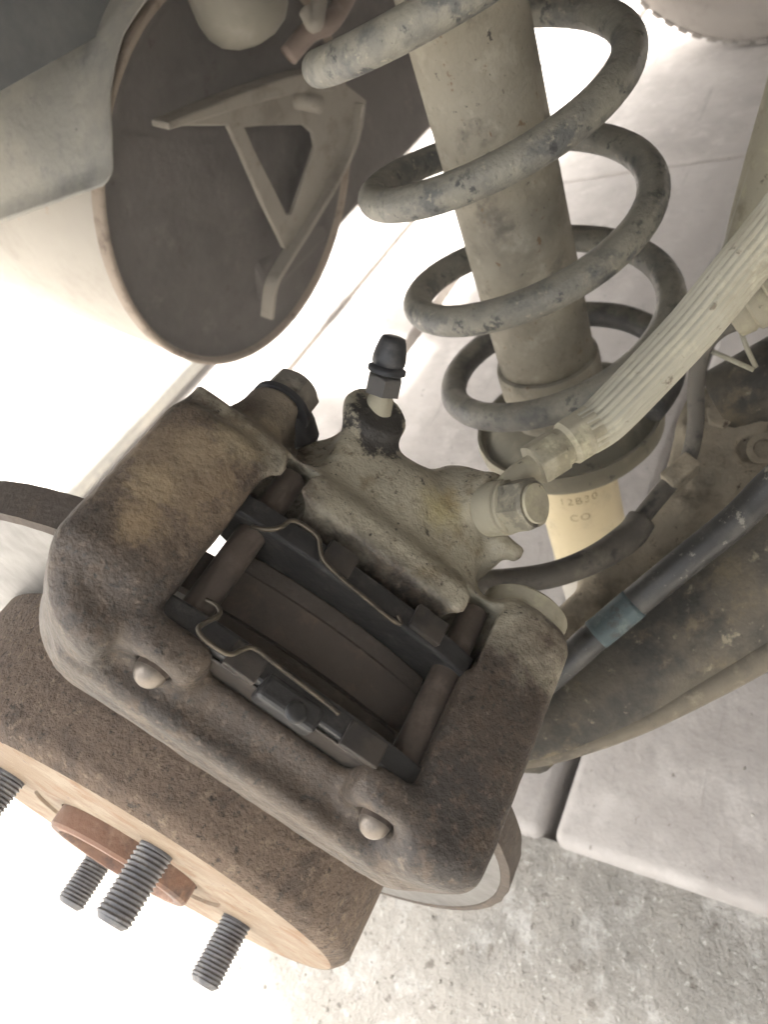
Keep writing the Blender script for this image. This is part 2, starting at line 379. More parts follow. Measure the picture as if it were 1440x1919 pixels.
m_shield = mat('heat_shield', (.31, .305, .275), [((.37, .355, .31), 18, .46, .64), ((.245, .245, .23), 45, .52, .7), ((.45, .44, .39), 110, .66, .74), ((.10, .10, .09), 160, .70, .74)], .65, .15, bump=[(40, .0012), (240, .0003)])
m_hanger = mat('hanger_steel', (.27, .245, .205), [((.20, .178, .15), 40, .48, .68), ((.16, .12, .09), 110, .62, .74)], .8, bump=[(260, .0003)])
m_under = mat('underbody', (.115, .104, .095), [((.082, .074, .068), 10, .46, .66), ((.155, .136, .12), 30, .55, .7)], .85, bump=[(120, .0006)])
m_bump = mat('bumper_plastic', (.13, .14, .145), [((.17, .175, .175), 14, .48, .68), ((.10, .105, .11), 60, .6, .75)], .6, bump=[(200, .0002)])
m_pipe = mat('dusty_pipe', (.24, .185, .155), [((.17, .135, .115), 14, .48, .68), ((.32, .26, .22), 40, .58, .72)], .75, bump=[(160, .0004)])
m_tank = mat('silencer_olive', (.20, .185, .15), [((.26, .24, .2), 24, .5, .7)], .7, bump=[(160, .0003)])
m_tyre = mat('tyre_rubber', (.25, .225, .20), [((.19, .17, .15), 30, .5, .7)], .9, bump=[(200, .0006)])
m_wheel = mat('wheel_steel', (.3, .29, .27), [((.2, .19, .18), 30, .5, .7)], .6, .3)
m_paint = mat('car_paint', (.35, .35, .34), [], .35, .2)

# ------------------------------------------------------------------ the setting: ground and paving
def sheet(name, x0, x1, y0, y1, z, mat_, n=1):
    xs = np.linspace(x0, x1, n+1); ys = np.linspace(y0, y1, n+1)
    V = [(x, y, z) for x in xs for y in ys]
    F = [(i*(n+1)+j, (i+1)*(n+1)+j, (i+1)*(n+1)+j+1, i*(n+1)+j+1) for i in range(n) for j in range(n)]
    o = mk(name, V, F, mat_, smooth=False, loc=(0, 0, 0)); return o
_xs = [-15, .1795, .1815, 15]; _zs = [-.012, -.012, -.06, -.06]
ground = mk('ground', [(x_, y_, z_) for x_, z_ in zip(_xs, _zs) for y_ in (-15, 15)], [(2*i, 2*i+2, 2*i+3, 2*i+1) for i in range(3)], m_concrete, smooth=False, loc=(0, 0, 0))
ground['kind'] = 'structure'
pav = empty('pavement', (0, 0, 0)); pav['kind'] = 'structure'
def slab(x0, x1, y0, y1, z=.0, t=.055, r=.008, dz=0.):
    V, F = box(((x0+x1)/2, (y0+y1)/2, z-t/2), ((x1-x0)/2, (y1-y0)/2, t/2))
    o = mk('slab', V, F, m_slab, pav, loc=((x0+x1)/2, (y0+y1)/2, z))
    bevel(o, r, 3); return o
XE = .1765; ys = [-2.4, -1.6, -.9, -.36, .163, .545, .715, .885, 1.30, 1.85, 2.5, 3.2, 4.0, 5.0]
for k in range(len(ys)-1):
    ga = .012 if ys[k] == .545 else .005; gb = .012 if ys[k+1] == .545 else .005
    for j, (xa, xb) in enumerate(((XE, 1.18), (1.186, 2.3), (2.306, 3.4), (3.406, 4.6))):
        if k != 5 or True:
            slab(xa, xb, ys[k]+ga*.5+.002, ys[k+1]-gb*.5-.002, z=random.uniform(-.0012, .0012), r=.007 if k in (3, 4) else .004)

# ------------------------------------------------------------------ car body (rear bumper, wing, boot lid, floor)
car = empty('car_body', (.85, -1.2, 0), 'grey car body over the suspension, bumper edge showing at top left', 'car')
# bumper + wing in plan, then swept vertically
plan = [(1.86, -.1), (1.86, .45), (1.80, .62), (1.62, .72), (1.3, .755), (.8, .755), (.4, .75), (.2, .71), (.05, .62), (-.03, .50), (-.055, .36)]
pp = spline([np.array([a, b, 0]) for a, b in plan], 5)
def wall(path, z0, z1, t=.004, name='panel', mat_=None, lean=0.):
    n = len(path); T = np.gradient(path, axis=0); T /= np.linalg.norm(T, axis=1)[:, None]
    Nn = np.stack([-T[:, 1], T[:, 0], np.zeros(n)], 1)
    zs = np.linspace(z0, z1, 5); V = []
    for s in (0, 1):
        for z in zs:
            off = lean*math.sin((z-z0)/(z1-z0)*math.pi/2)
            for i in range(n): V.append(path[i] + Nn[i]*(t*s + off) + np.array([0, 0, z]))
    m_ = len(zs); F = []; A = lambda s, k, i: s*m_*n + k*n + i
    for k in range(m_-1):
        for i in range(n-1):
            F.append((A(0, k, i), A(0, k, i+1), A(0, k+1, i+1), A(0, k+1, i))); F.append((A(1, k, i), A(1, k+1, i), A(1, k+1, i+1), A(1, k, i+1)))
    for i in range(n-1):
        F.append((A(0, 0, i), A(1, 0, i), A(1, 0, i+1), A(0, 0, i+1))); F.append((A(0, m_-1, i), A(0, m_-1, i+1), A(1, m_-1, i+1), A(1, m_-1, i)))
    for k in range(m_-1):
        F.append((A(0, k, 0), A(0, k+1, 0), A(1, k+1, 0), A(1, k, 0))); F.append((A(0, k, n-1), A(1, k, n-1), A(1, k+1, n-1), A(0, k+1, n-1)))
    return fixn(mk(name, V, F, mat_, car))
wall(pp, .43, .98, .006, 'rear_bumper', m_bump)
# side wing with a wheel arch cut
def wing(x, t, name):
    cy, cz, ra = .22, .265, .40
    V = []; F = []; ysn = np.linspace(.36, -3.2, 60)
    for s in (0, 1):
        for y in ysn:
            d = abs(y-cy); zb = .22 if d >= ra else max(.22, cz + math.sqrt(ra*ra-d*d))
            V.append((x+t*s, y, zb)); V.append((x+t*s, y, 1.0))
    n = len(ysn)
    for s in (0, 1):
        for i in range(n-1):
            a = s*2*n+2*i; F.append((a, a+2, a+3, a+1) if s == 0 else (a, a+1, a+3, a+2))
    for i in range(n-1):
        F.append((2*i, 2*n+2*i, 2*n+2*i+2, 2*i+2)); F.append((2*i+1, 2*i+3, 2*n+2*i+3, 2*n+2*i+1))
    return fixn(mk(name, V, F, m_paint, car, smooth=False))
wing(-.058, .004, 'side_panel'); wing(1.862, .004, 'side_panel')
mk('body_lid', *box((.905, -1.25, .985), (.95, 2.0, .015)), m_under, car, smooth=False)  # unseen flat lid closing the body top, put in to block the sun
mk('floor_pan', *box((.98, -1.75, .62), (.60, 1.45, .01)), m_under, car, smooth=False)
# arch liner (half tube over the wheel), open to the outside
V = []; F = []; n = 28
for s, rr in enumerate((.415, .419)):
    for k in range(n+1):
        t = math.pi*(k/n)
        for x in (-.05, .50): V.append((x, .22-rr*math.cos(t), .265+rr*math.sin(t)))
for s in (0, 1):
    for k in range(n):
        a = s*2*(n+1)+2*k; F.append((a, a+1, a+3, a+2))
mk('well_rear_wall', *box((.215, .396, .60), (.265, .002, .132)), m_bump, car, smooth=False)
# the rear quarter of the liner is cut away so that the silencer is seen under it
Fk = [f for f in F if (f[0] % (2*(n+1)))//2 < n*.62]
fixn(mk('arch_liner', V, Fk, m_under, car))

# ------------------------------------------------------------------ brake disc
disc = empty('brake_disc', (HUB[0], HUB[1], .13), 'rusty brake disc with deep hat, bare hub face and threaded wheel studs', 'brake disc')
HX = np.array([1., 0, 0]); hc = HUB
RH = .0895; DX0, DX1, RD = .0757, .0879, .1312
V, F = lathe([(RH-.0048, .0002), (RH-.0042, .0005), (RH-.0008, .0036), (RH, .0052), (RH+.0004, .02), (RH+.0008, .0472), (RH-.006, .0475)], hc, HX, 160, cap=False)
mk('hat', V, F, m_hat, disc, sharp=50)
V, F = lathe([(RH-.0046, .0003), (RH-.0075, -.0001), (RH-.02, .0002), (.040, .0), (.0395, .0012), (.0292, .0012)], hc, HX, 160, cap=False)
mk('hat_face', V, F, m_face, disc, sharp=40)
V, F = lathe([(.0287, .002), (.0287, -.0052), (.0279, -.0063), (.0265, -.0066), (.0245, -.0064), (.0235, -.0045), (.0232, .001), (.004, .001)], hc, HX, 64, cap=False)
mk('hub_spigot', V, F, m_hubrust, disc, sharp=35)
V, F = lathe([(RH-.004, DX0-HUB[0]), (RD-.0035, DX0-HUB[0])], hc, HX, 200, cap=False)
fr = mk('friction_face', V, F, m_swept, disc, smooth=False)
V, F = lathe([(RD-.0035, DX0-HUB[0]), (RD-.0030, DX0-HUB[0]-.0004), (RD, DX0-HUB[0]+.0001), (RD, DX1-HUB[0]), (RD-.003, DX1-HUB[0]+.0004), (.06, DX1-HUB[0])], hc, HX, 200, cap=False)
V[:, 1:] += ((np.sin(V[:, 1:2]*900)+np.sin(V[:, 2:3]*1300))*.00012)
mk('disc_edge', V, F, m_edge, disc, sharp=40)
# studs: threaded, one mesh shared
def stud_mesh():
    seg = 40; pitch = .0015; L = .0235; rows = 130; V = []; F = []
    for i in range(rows+1):
        h = L*i/rows
        for j in range(seg):
            t = j/seg
            ph = ((h/pitch + t) % 1.0); tri = abs(ph-.5)*2
            r = .0061 - .00085*tri
            if h > L-.002: r = min(r, .0061 - (h-(L-.002))*1.0)
            if h < .001: r = .0058
            a = 2*math.pi*t
            V.append((-h, r*math.cos(a), r*math.sin(a)))
    for i in range(rows):
        for j in range(seg): F.append((i*seg+j, i*seg+(j+1) % seg, (i+1)*seg+(j+1) % seg, (i+1)*seg+j))
    F.append(tuple(rows*seg+j for j in range(seg)))
    return np.array(V), F
sv, sf = stud_mesh()
s0 = None
for k in range(4):
    a = math.radians(38+90*k); q = HUB + np.array([0, -.05*math.cos(a), .05*math.sin(a)])
    if s0 is None:
        s0 = fixn(mk('wheel_stud', sv+q, sf, m_stud, disc, loc=q)); o = s0
    else:
        o = s0.copy(); C.objects.link(o); o.parent = disc; o.location = [float(i) for i in (q-root_loc(disc))]
        o.rotation_euler = (k*1.1, 0, 0)

# ------------------------------------------------------------------ brake caliper
cal = empty('brake_caliper', L2W((85, 0, 120)), 'rusty cast iron brake caliper straddling the disc, dusty olive inboard housing', 'brake caliper')
PINS = [(34.3, 135.7), (-31.0, 136.5)]
def caliper_sdf(st=1.0):
    X, ax = grid((36, -84, 84), (166, 90, 168), st)
    x, u, v = X
    # frame in plan: big round corners outboard, tight ones inboard
    frame = np.maximum(np.minimum(s_rect2(x, u, 99, 5, 55, 65, 23), s_rect2(x, u, 99, -20, 55, 40.5, 18)), x - 120)
    body = ext(frame, v-124, 20, 6)
    # outboard side between the bridges: keep only a thin upright wall, a low rib runs along its foot
    body = smax(body, -s_box(X, (40, 2, 150), (13.0, 43, 20), 5), 5)
    body = smin(body, s_box(X, (49.2, 2, 121.0), (5.6, 53, 7.0), 2.6), 3.5)
    body = smin(body, s_cap(X, (45.6, -47, 127.2), (45.6, 50, 127.2), 1.9), 2.0)        # raised lip of the rib
    body = smin(body, s_cap(X, (43.5, -44, 119.5), (43.5, 47, 119.5), .9), .8)          # parting line
    body = smax(body, -s_cap(X, (49.4, -22, 135.5), (49.4, 24, 136), 5.6), 2)
    # window over the pads
    win = s_rect2(x, u, 84, 3.3, 24, 38.2, 4)
    body = smax(body, -ext(win, v-130, 40, 0), 2.5)
    body = smax(body, -s_box(X, (57, 2, 151), (8, 22.5, 18.5), 4), 3)              # wall dips between the lugs
    # bridges: crowned tops
    body = smin(body, s_box(X, (86, 57, 132.5), (28, 13.0, 15.5), 8), 6)
    body = smin(body, s_box(X, (86, -48, 131), (40, 12.5, 14.5), 6), 5)
    for pu, pv in PINS:
        body = smin(body, s_cyl(X, (51.0, pu*1.02, pv-1.5), (60.0, pu*1.02, pv-1.0), 10.8, 2.5), 3.5)
    # step where the left bridge ends
    body = smax(body, -s_cap(X, (114.5, 30, 150), (114.5, 76, 146), 3.6), 2.5)
    # inboard piston housing
    h = s_cyl(X, (108, 1, 105), (146, 1, 105), 33.5, 9)
    h = smin(h, s_box(X, (114, -4, 119), (10.5, 47, 16.5), 5), 7)
    h = smin(h, s_box(X, (125, 3, 121), (18, 32, 17.3), 9), 8)
    h = smin(h, s_cap(X, (124, 24, 121), (148, 26, 129), 13, 10.5), 7)           # bleed boss
    h = smin(h, s_cyl(X, (147.5, 23.8, 122), (152.3, 25.5, 139.2), 10.3, 2.0), 4)
    h = smin(h, s_cap(X, (128, -10, 126), (150, -12, 130), 11, 9.0), 8)         # banjo boss
    h = smin(h, s_cyl(X, (153, -9, 126), (147.8, -18.5, 142), 9.4, 1.2), 4)
    h = smin(h, s_cap(X, (134, -24, 120), (141, -29, 135), 8, 4.6), 4)         # lug below the banjo
    h = smin(h, s_box(X, (142, -31.5, 137), (2.2, 5, 2.5), 1, None), 2)
    h = smin(h, s_cap(X, (118, 5, 120), (137, 4, 124), 17, 15), 8)            # dome over the piston
    h = smax(h, -s_cap(X, (118, -9, 149), (152, -3, 146), 6.5), 5)            # valley beside the banjo boss
    # left guide boss
    h = smin(h, s_cap(X, (106, 52, 128), (122, 50.5, 126), 13.5, 12), 6)
    h = smin(h, s_cyl(X, (118, 49.5, 127), (138.5, 49.5, 126.5), 10.0, 2.5), 4)
    h = smax(h, -s_cap(X, (160, 37, 120), (127.5, 36.5, 137), 6.5), 5)        # notch between boss and bleed boss
    # right guide boss
    h = smin(h, s_cyl(X, (104, -48, 131), (124, -48.5, 131), 12.5, 3), 6)
    h = smax(h, -s_cap(X, (117, -26, 150), (124, -36, 146), 6.5), 5)
    body = smin(body, h, 5)
    # piston bore mouth, pin sockets, open end of the window
    body = smax(body, -s_cyl(X, (96, 3, 104), (107, 3, 104), 27, 2), 2)
    for pu, pv in PINS:
        body = smax(body, -s_cyl(X, (97, pu, pv), (119, pu, pv), 8.2, 2), 2.0)
        body = smax(body, -s_cyl(X, (38, pu, pv), (52.6, pu, pv), 4.8, .4), .8)
    body = smax(body, -s_cap(X, (92, 39, 117), (140, 39, 12), 6.5), 2)
    rr = np.sqrt(u*u+v*v)
    body = smax(body, -(np.maximum(rr-135.5, np.abs(x-82)-22)), 3)
    body = body + .34*fbm(x, u, v, .17, 3) + .5*fbm(x+40, u, v, .04, 2)
    return body, ax
B, ax = caliper_sdf(.9)
V, F = nets(B, ax)
mk_nets('housing', L2W(V), F, m_cal, cal)
# pins
for pu, pv in PINS:
    V, F = lathe([(.0042, 0), (.0042, .066)], L2W((50, pu, pv)), HX, 28)
    p = mk('guide_pin', V, F, m_pin, cal, sharp=40)
    pr_ = [(.0041*math.cos(t), -.0016-.0042*math.sin(t)) for t in np.linspace(0, math.pi/2*.97, 8)]
    V, F = lathe([(.0041, .004)] + pr_, L2W((52.0, pu, pv)), HX, 28)
    fixn(mk('pin_head', V, F, m_pinhead, p, sharp=60))
# guide bolt with washer and boot on the left boss
V, F = lathe([(.0082, 0), (.0098, .0004), (.0098, .0022), (.0082, .0026)], L2W((138.4, 49.5, 126.5)), HX, 40)
w_ = mk('washer', V, F, m_rubber, cal, sharp=35)
V, F = hexprof(L2W((140.6, 49.5, 126.5)), HX, .0150, .0088)
mk('guide_bolt', V, F, m_gbolt, cal, sharp=30)
V, F = tube(spline([L2W((141.5, 47, 126)), L2W((141.0, 43, 122)), L2W((140.0, 39, 119)), L2W((139, 37, 117.5))], 6), [.0060, .0066, .0062, .0030], 16)
mk('rubber_boot', V, F, m_rubber, cal)
# right guide: dusty end disc
V, F = lathe([(.0125, 0), (.0136, .001), (.0136, .0065), (.012, .008), (.002, .0085)], L2W((124.3, -48.5, 130.5)), HX, 44)
mk('guide_cap', V, F, m_olive, cal, sharp=40)
# bleed screw
bb = L2W((152.2, 25.2, 138)); bt = P(731, 668, .2285); bd = nrm(bt-bb)
V, F = lathe([(.0042, 0), (.0040, .0045), (.0034, .0055), (.0034, .0075)], bb, bd, 32)
bs = mk('bleed_screw', V, F, m_olive, cal, sharp=40)
V, F = hexprof(bb+bd*.0062, bd, .0098, .0056)
mk('hexagon', V, F, m_dbolt, bs, sharp=30)
capl = np.linalg.norm(bt-bb)
V, F = lathe([(.0052, .0126), (.0058, .0129), (.0058, .0141), (.0050, .0146), (.0046, .0150), (.0050, .0156), (.0051, .0172), (.0047, .0195), (.0040, .0222), (.0034, .0234), (.0022, .0238)], bb, bd, 40)
mk('rubber_cap', V, F, m_rubber, bs, sharp=60)

# ------------------------------------------------------------------ brake pads
def pad(x0, x1, f0, f1, label, out):
    t = empty('brake_pad', L2W(((x0+x1)/2, 3, 112)), label, 'brake pad', 'brake pads in the caliper window')
    def prof(ua, ub, drop, top):
        pts = []
        for uu in np.linspace(ua, ub, 13):
            s = (uu-3.3)/37
            pts.append((uu, top + 2.4*s*s*0 - drop*abs(s)**3))
        return pts + [(ub, 124), (ub-9, 121), (ub-9, 96), (ua+9, 96), (ua+9, 121), (ua, 124)]
    pl = prof(-35.5, 41.5, 2.5, 144.0)
    V, F = prism([L2W((x0, a, b)) for a, b in pl], (x1-x0)/1000*HX)
    o = fixn(mk('backing_plate', V, F, m_plate, t, smooth=False)); bevel(o, .0009, 2)
    fl = [(uu, math.sqrt(130.6**2-uu*uu)) for uu in np.linspace(-30, 36, 15)] + [(36, 96), (-30, 96)]
    V, F = prism([L2W((f0, a, b)) for a, b in fl], (f1-f0)/1000*HX)
    bevel(fixn(mk('friction_lining', V, F, m_fric, t, smooth=False)), .0008, 1)
    # shim on the outside of the plate, with folded tabs over the top edge
    s0_, s1_ = (x0-1.0, x0-.15) if out else (x1+.15, x1+1.0)
    sl = prof(-30, 34, 3, 141.5)
    V, F = prism([L2W((s0_, a, b)) for a, b in sl], (s1_-s0_)/1000*HX)
    sh = fixn(mk('shim', V, F, m_shim, t, smooth=False)); bevel(sh, .0003, 1)
    tabs = ((18, 9), (-17, 11)) if out else ((12, 9), (-18, 10))
    for uc, w in tabs:
        xa, xb = (x0-1.6, x1-1.6) if out else (x0+1.2, x1+1.6)
        V, F = box(L2W(((xa+xb)/2, uc, 144.2)), ((xb-xa)/2000, w/2000, .0012), [HX, T_, R_])
        bevel(mk('shim_tab', V, F, m_shim, sh, smooth=False), .0004, 2)
    return t
po = pad(60.0, 66.8, 66.8, 75.6, 'black outer brake pad next to the studs, glossy boss on its top edge', True)
pi_ = pad(94.2, 101.0, 88.0, 94.2, 'black inner brake pad against the piston housing', False)
# glossy wear boss on the outer pad
V, F = box(L2W((60.2, 3.5, 141.6)), (.0035, .0085, .0036), [HX, T_, R_]); bo = mk('pad_boss', V, F, m_plate, po, smooth=False); bevel(bo, .0016, 3)
V, F = lathe([(.0024, 0), (.0028, .0003), (.0028, .0008), (.0018, .0012)], L2W((58.6, 1.5, 144.9)), R_, 20); mk('rivet', V, F, m_plate, bo)
# anti-rattle wire clips, one per pad
def clip(x, us, label):
    pts = [L2W((x+a, b, c+.9)) for a, b, c in us]
    V, F = tube(spline(pts, 8), .00066, 8)
    o = mk('wire_clip', V, F, m_wire, None, loc=pts[0]); o['label'] = label; o['category'] = 'wire clip'; o['group'] = 'anti-rattle wire clips'; return o
clip(63.5, [(5.5, 34, 143.2), (5.2, 31, 144.6), (3.4, 29.5, 145.2), (.2, 31, 145.4), (-2.4, 31.5, 145.3), (-3.4, 28, 145.3), (-3.0, 22.5, 145.4), (-.5, 20.5, 145.6), (1.5, 18.5, 145.6), (1.6, 13, 145.2), (1.4, 4, 144.6), (1.2, -4, 144), (1.0, -8, 143.6)], 'bent brass wire clip hooked over the outer brake pad')
clip(95.6, [(-2.6, 35.5, 141), (-2.2, 32, 144), (.0, 29.5, 145.4), (3.0, 28.5, 145.6), (4.2, 25.5, 145.6), (4.0, 20.5, 145.6), (1.6, 18, 145.4), (-.4, 15.5, 145.2), (-1.4, 9, 144.8), (-1.8, 0, 144.4), (-2.0, -8, 143.8), (-1.2, -11, 143.4), (.2, -9, 143.6)], 'thin wire clip bent over the inner brake pad')

# ------------------------------------------------------------------ brake hose with banjo
hb = P(893, 958, .240); ht = P(1003, 943, .2235); hd = nrm(ht-hb)
hose = empty('brake_hose', hb, 'dusty beige ribbed brake hose bolted to the caliper by a banjo', 'brake hose')
V, F = hexprof(ht - hd*.0085, hd, .0142, .0085, 60); bj = mk('banjo_bolt', V, F, m_gbolt2, hose, sharp=30)
V, F = lathe([(.0060, -.0004), (.0060, .0006), (.0058, .0009), (.0020, .0009)], ht, hd, 40); mk('bolt_face', V, F, m_olive, bj, sharp=50)
V, F = lathe([(.0072, -.0015), (.0081, -.0010), (.0081, .0), (.0074, .0004)], ht - hd*.0085, hd, 40); mk('copper_washer', V, F, m_olive, bj, sharp=50)
V, F = lathe([(.0072, -.0095), (.0085, -.0088), (.0085, -.0018), (.0072, -.0012)], ht - hd*.0085, hd, 40); eye = mk('banjo_eye', V, F, m_olive, hose, sharp=40)
e0 = ht - hd*.0138
nk = spline([e0 + (P(960, 905, .2345)-e0)*.35, P(968, 898, .2350), P(1003, 872, .2370), P(1025, 858, .2380)], 6)
V, F = tube(nk, [.0052, .0042, .0040, .0046], 20); mk('banjo_neck', V, F, m_olive, hose)
def collar_mod(t, r, i):
    if 1 <= i <= 3:                                   # hexagon
        k = math.pi/3; q = ((t + k/2) % k) - k/2; return min(r, .0063/math.cos(q))
    if 6 <= i <= 9:                                   # eight crimp flats
        k = math.pi/4; q = ((t + k/2) % k) - k/2; return min(r, .0072/math.cos(q))
    return r
fa = P(1000, 873, .2370); fb = P(1114, 800, .2395); fd = nrm(fb-fa); FL = np.linalg.norm(fb-fa)
V, F = lathe([(.0040, 0), (.0068, .0002), (.0072, .001), (.0072, FL*.40), (.0062, FL*.44), (.0061, FL*.52), (.0074, FL*.58), (.0081, FL*.66), (.0081, FL*.93), (.0078, FL), (.0066, FL)], fa, fd, 72, mod=collar_mod)
cr = mk('crimped_collar', V, F, m_olive, hose, sharp=35)
hp = spline([fb - fd*.004, fb + fd*.002, P(1150, 770, .2397), P(1220, 698, .2395), P(1300, 612, .237), P(1380, 515, .232), P(1470, 405, .226), P(1580, 265, .217)], 14)
def ribs(t): return 1 + .085*(abs(math.sin(t*10.5))**.8) - .05
V, F = tube(hp, [.0072, .0077, .0078, .0078], 156, mod=ribs)
mk('ribbed_sleeve', V, F, m_sleeve, hose)

# ------------------------------------------------------------------ shock absorber
SX, SY = .329, .157
ZU = np.array([0, 0, 1.])
sh = empty('shock_absorber', (SX, SY, .06), 'dusty beige shock absorber tube standing inside the coil spring', 'shock absorber')
V, F = lathe([(.0252, .2665), (.0254, .30), (.0253, .36), (.0255, .46), (.0254, .72)], (SX, SY, 0), ZU, 64); mk('dust_tube', V, F, m_tube, sh)
V, F = lathe([(.0248, .268), (.0272, .2672), (.0276, .2655), (.0276, .2505), (.0262, .2495), (.0258, .244), (.0258, .226)], (SX, SY, 0), ZU, 64); mk('collar', V, F, m_tube, sh, sharp=40)
# spring seat: dished cup with rolled lip
cs = (SX+.0035*.43, SY-.0035*.9, 0)
V, F = lathe([(.026, .2330), (.032, .2320), (.042, .2265), (.0490, .2190), (.0505, .2250), (.0525, .2255), (.0532, .2210), (.0525, .2150), (.047, .2085), (.036, .2040), (.0270, .2010), (.0258, .1960)], cs, ZU, 72, cap=False)
mk('spring_seat', V, F, m_seat, sh, sharp=50)
V, F = lathe([(.0245, .2105), (.0245, .06)], (SX, SY, 0), ZU, 64); lb = mk('lower_body', V, F, m_tube2, sh, sharp=40)
V, F = lathe([(.0249, .116), (.0252, .115), (.0252, .056), (.0240, .054)], (SX, SY, 0), ZU, 64); mk('lower_sleeve', V, F, m_muff, lb, sharp=40)
# stamped lettering wrapped on the lower body
def stamp(txt, px, py, size):
    q = ray(px, py); o_ = EYE[:2]-np.array([SX, SY]); A = q[:2]@q[:2]; Bq = o_@q[:2]; Cq = o_@o_-.0246**2
    D = max(Bq*Bq-A*Cq, 0); t = (-Bq-math.sqrt(D))/A; hit = EYE+q*t
    ang0 = math.atan2(hit[1]-SY, hit[0]-SX); z0 = hit[2]
    cu = bpy.data.curves.new('t', 'FONT'); cu.body = txt; cu.size = size; cu.space_character = 1.25; cu.extrude = 0
    to = bpy.data.objects.new('t', cu); C.objects.link(to)
    dg = bpy.context.evaluated_depsgraph_get(); me = bpy.data.meshes.new_from_object(to.evaluated_get(dg))
    bpy.data.objects.remove(to); 
    bm = bmesh.new(); bm.from_mesh(me); bmesh.ops.triangulate(bm, faces=bm.faces)
    bmesh.ops.subdivide_edges(bm, edges=[e for e in bm.edges if e.calc_length() > size*.3], cuts=2)
    Vv = []
    for v_ in bm.verts:
        an = ang0 + v_.co.x/.0246
        Vv.append((SX+.02464*math.cos(an), SY+.02464*math.sin(an), z0+v_.co.y))
    Ff = [tuple(x.index for x in f.verts) for f in bm.faces]; bm.free(); bpy.data.meshes.remove(me)
    return fixn(mk('stamped_text', Vv, Ff, m_ink, lb, smooth=False))
stamp('OTA', 1062, 925, .0072); stamp('12B30', 1050, 946, .0076); stamp('CO', 1070, 977, .0076)

# ------------------------------------------------------------------ coil spring
phL = math.atan2(.903, -.431); pitch = .0577; path = []
right = np.array([.431, -.903])
nn = 64
for k in range(int(nn*6.6)):
    ph = phL + 2*math.pi*(2.6 - k/nn)
    z = .4359 + pitch*(ph-phL)/(2*math.pi)
    if z < .226: break
    zz = z if z > .262 else .262 - (.262-z)*.38       # last turn lies down on the seat
    r = .0605 if z > .29 else .0605 - (.29-z)*.06
    off = np.interp(z, [.24, .30, .44, .6], [.0055, .0055, -.002, -.004])
    path.append((SX + right[0]*off + r*math.cos(ph), SY + right[1]*off + r*math.sin(ph), zz))
path = np.array(path)
V, F = tube(path, .0072, 22)
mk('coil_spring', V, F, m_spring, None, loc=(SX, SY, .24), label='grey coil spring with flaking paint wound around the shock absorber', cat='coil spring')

# ------------------------------------------------------------------ trailing arm and bracket
arm = empty('trailing_arm', P(1300, 1200, .33), 'dark pressed steel suspension arm with pale lower flange running off to the right', 'suspension arm')
ap = [P(960, 1345, .335), P(1060, 1318, .335), P(1205, 1246, .328), P(1347, 1150, .320), P(1480, 1046, .312), P(1640, 915, .30)]
pa = spline(ap, 12)
V, F = tube(pa, [.021, .0222, .0236, .0255, .027, .029], 40, up=(0, 0, 1), ell=(1.0, 1.0))
mk('arm_tube', V, F, m_arm, arm)
fp = spline([P(960, 1418, .326), P(1040, 1404, .325), P(1180, 1356, .318), P(1320, 1288, .308), P(1450, 1216, .300), P(1620, 1115, .290)], 12)
V, F = tube(fp, [.0056, .0058, .0062, .0066], 20)
mk('lower_flange', V, F, m_armf, arm)
# dusty bracket plate behind: field built in a tilted plane
bo_ = P(1260, 960, .370); bn = nrm(nrm(EYE-bo_)*.9 + np.array([0, 0, .5])); bu = nrm(np.cross(np.array([0, 0, 1.]), bn)); bv = np.cross(bn, bu)
def toplane(px, py):
    r = ray(px, py); t = ((bo_-EYE)@bn)/(r@bn); q = EYE+r*t-bo_; return (q@bu*1000, q@bv*1000)
poly = [toplane(*q) for q in ((1020, 1230), (1030, 1150), (1105, 1082), (1190, 1000), (1245, 905), (1268, 790), (1290, 745), (1360, 700), (1440, 680), (1540, 690), (1540, 1010), (1320, 1150), (1120, 1290))]
pa_ = np.array(poly); lo = pa_.min(0)-8; hi = pa_.max(0)+8
X, ax = grid((lo[0], lo[1], -26), (hi[0], hi[1], 22), 1.4)
A, Bc, Hc = X
f = ext(s_poly2(A, Bc, poly), Hc+8, 12, 5)
q = toplane(1130, 1070); q2 = toplane(1420, 920); f = smin(f, s_cap(X, (q[0], q[1], -2), (q2[0], q2[1], 0), 12, 8), 8)   # raised rib
q = toplane(1360, 850); f = smin(f, s_box(X, (q[0], q[1], 3), (18, 16, 4), 2), 4)
q = toplane(1432, 848); f = smax(f, -s_cap(X, (q[0]-5, q[1], 8), (q[0]+8, q[1]+1, 8), 6.5), 2)
q = toplane(1240, 1010); f = smin(f, s_cap(X, (q[0], q[1], 0), (q[0]+14, q[1]+12, 2), 9, 7), 8)
f = f + 1.3*fbm(A, Bc, Hc, .09, 4) + 1.0*fbm(A+90, Bc, Hc, .02, 2)
Vn, Fn = nets(f, ax)
mk_nets('bracket_plate', bo_ + (Vn[:, 0:1]*bu + Vn[:, 1:2]*bv + Vn[:, 2:3]*bn)/1000, Fn, m_brk, arm)
def pl(px, py, h=0.): a_, b_ = toplane(px, py); return bo_ + (a_*bu + b_*bv)/1000 + bn*h
V, F = hexprof(pl(1353, 788, .004), bn, .0125, .006); mk('bracket_bolt', V, F, m_brk, arm, sharp=30)
V, F = hexprof(pl(1425, 930, .004), bn, .0105, .005); mk('bracket_bolt', V, F, m_brk, arm, sharp=30)
V, F = lathe([(.030, .062), (.036, .064), (.040, .075), (.040, .098), (.034, .112), (.024, .118)], hc, HX, 48); fixn(mk('hub_carrier', V, F, m_brk, arm, sharp=40))
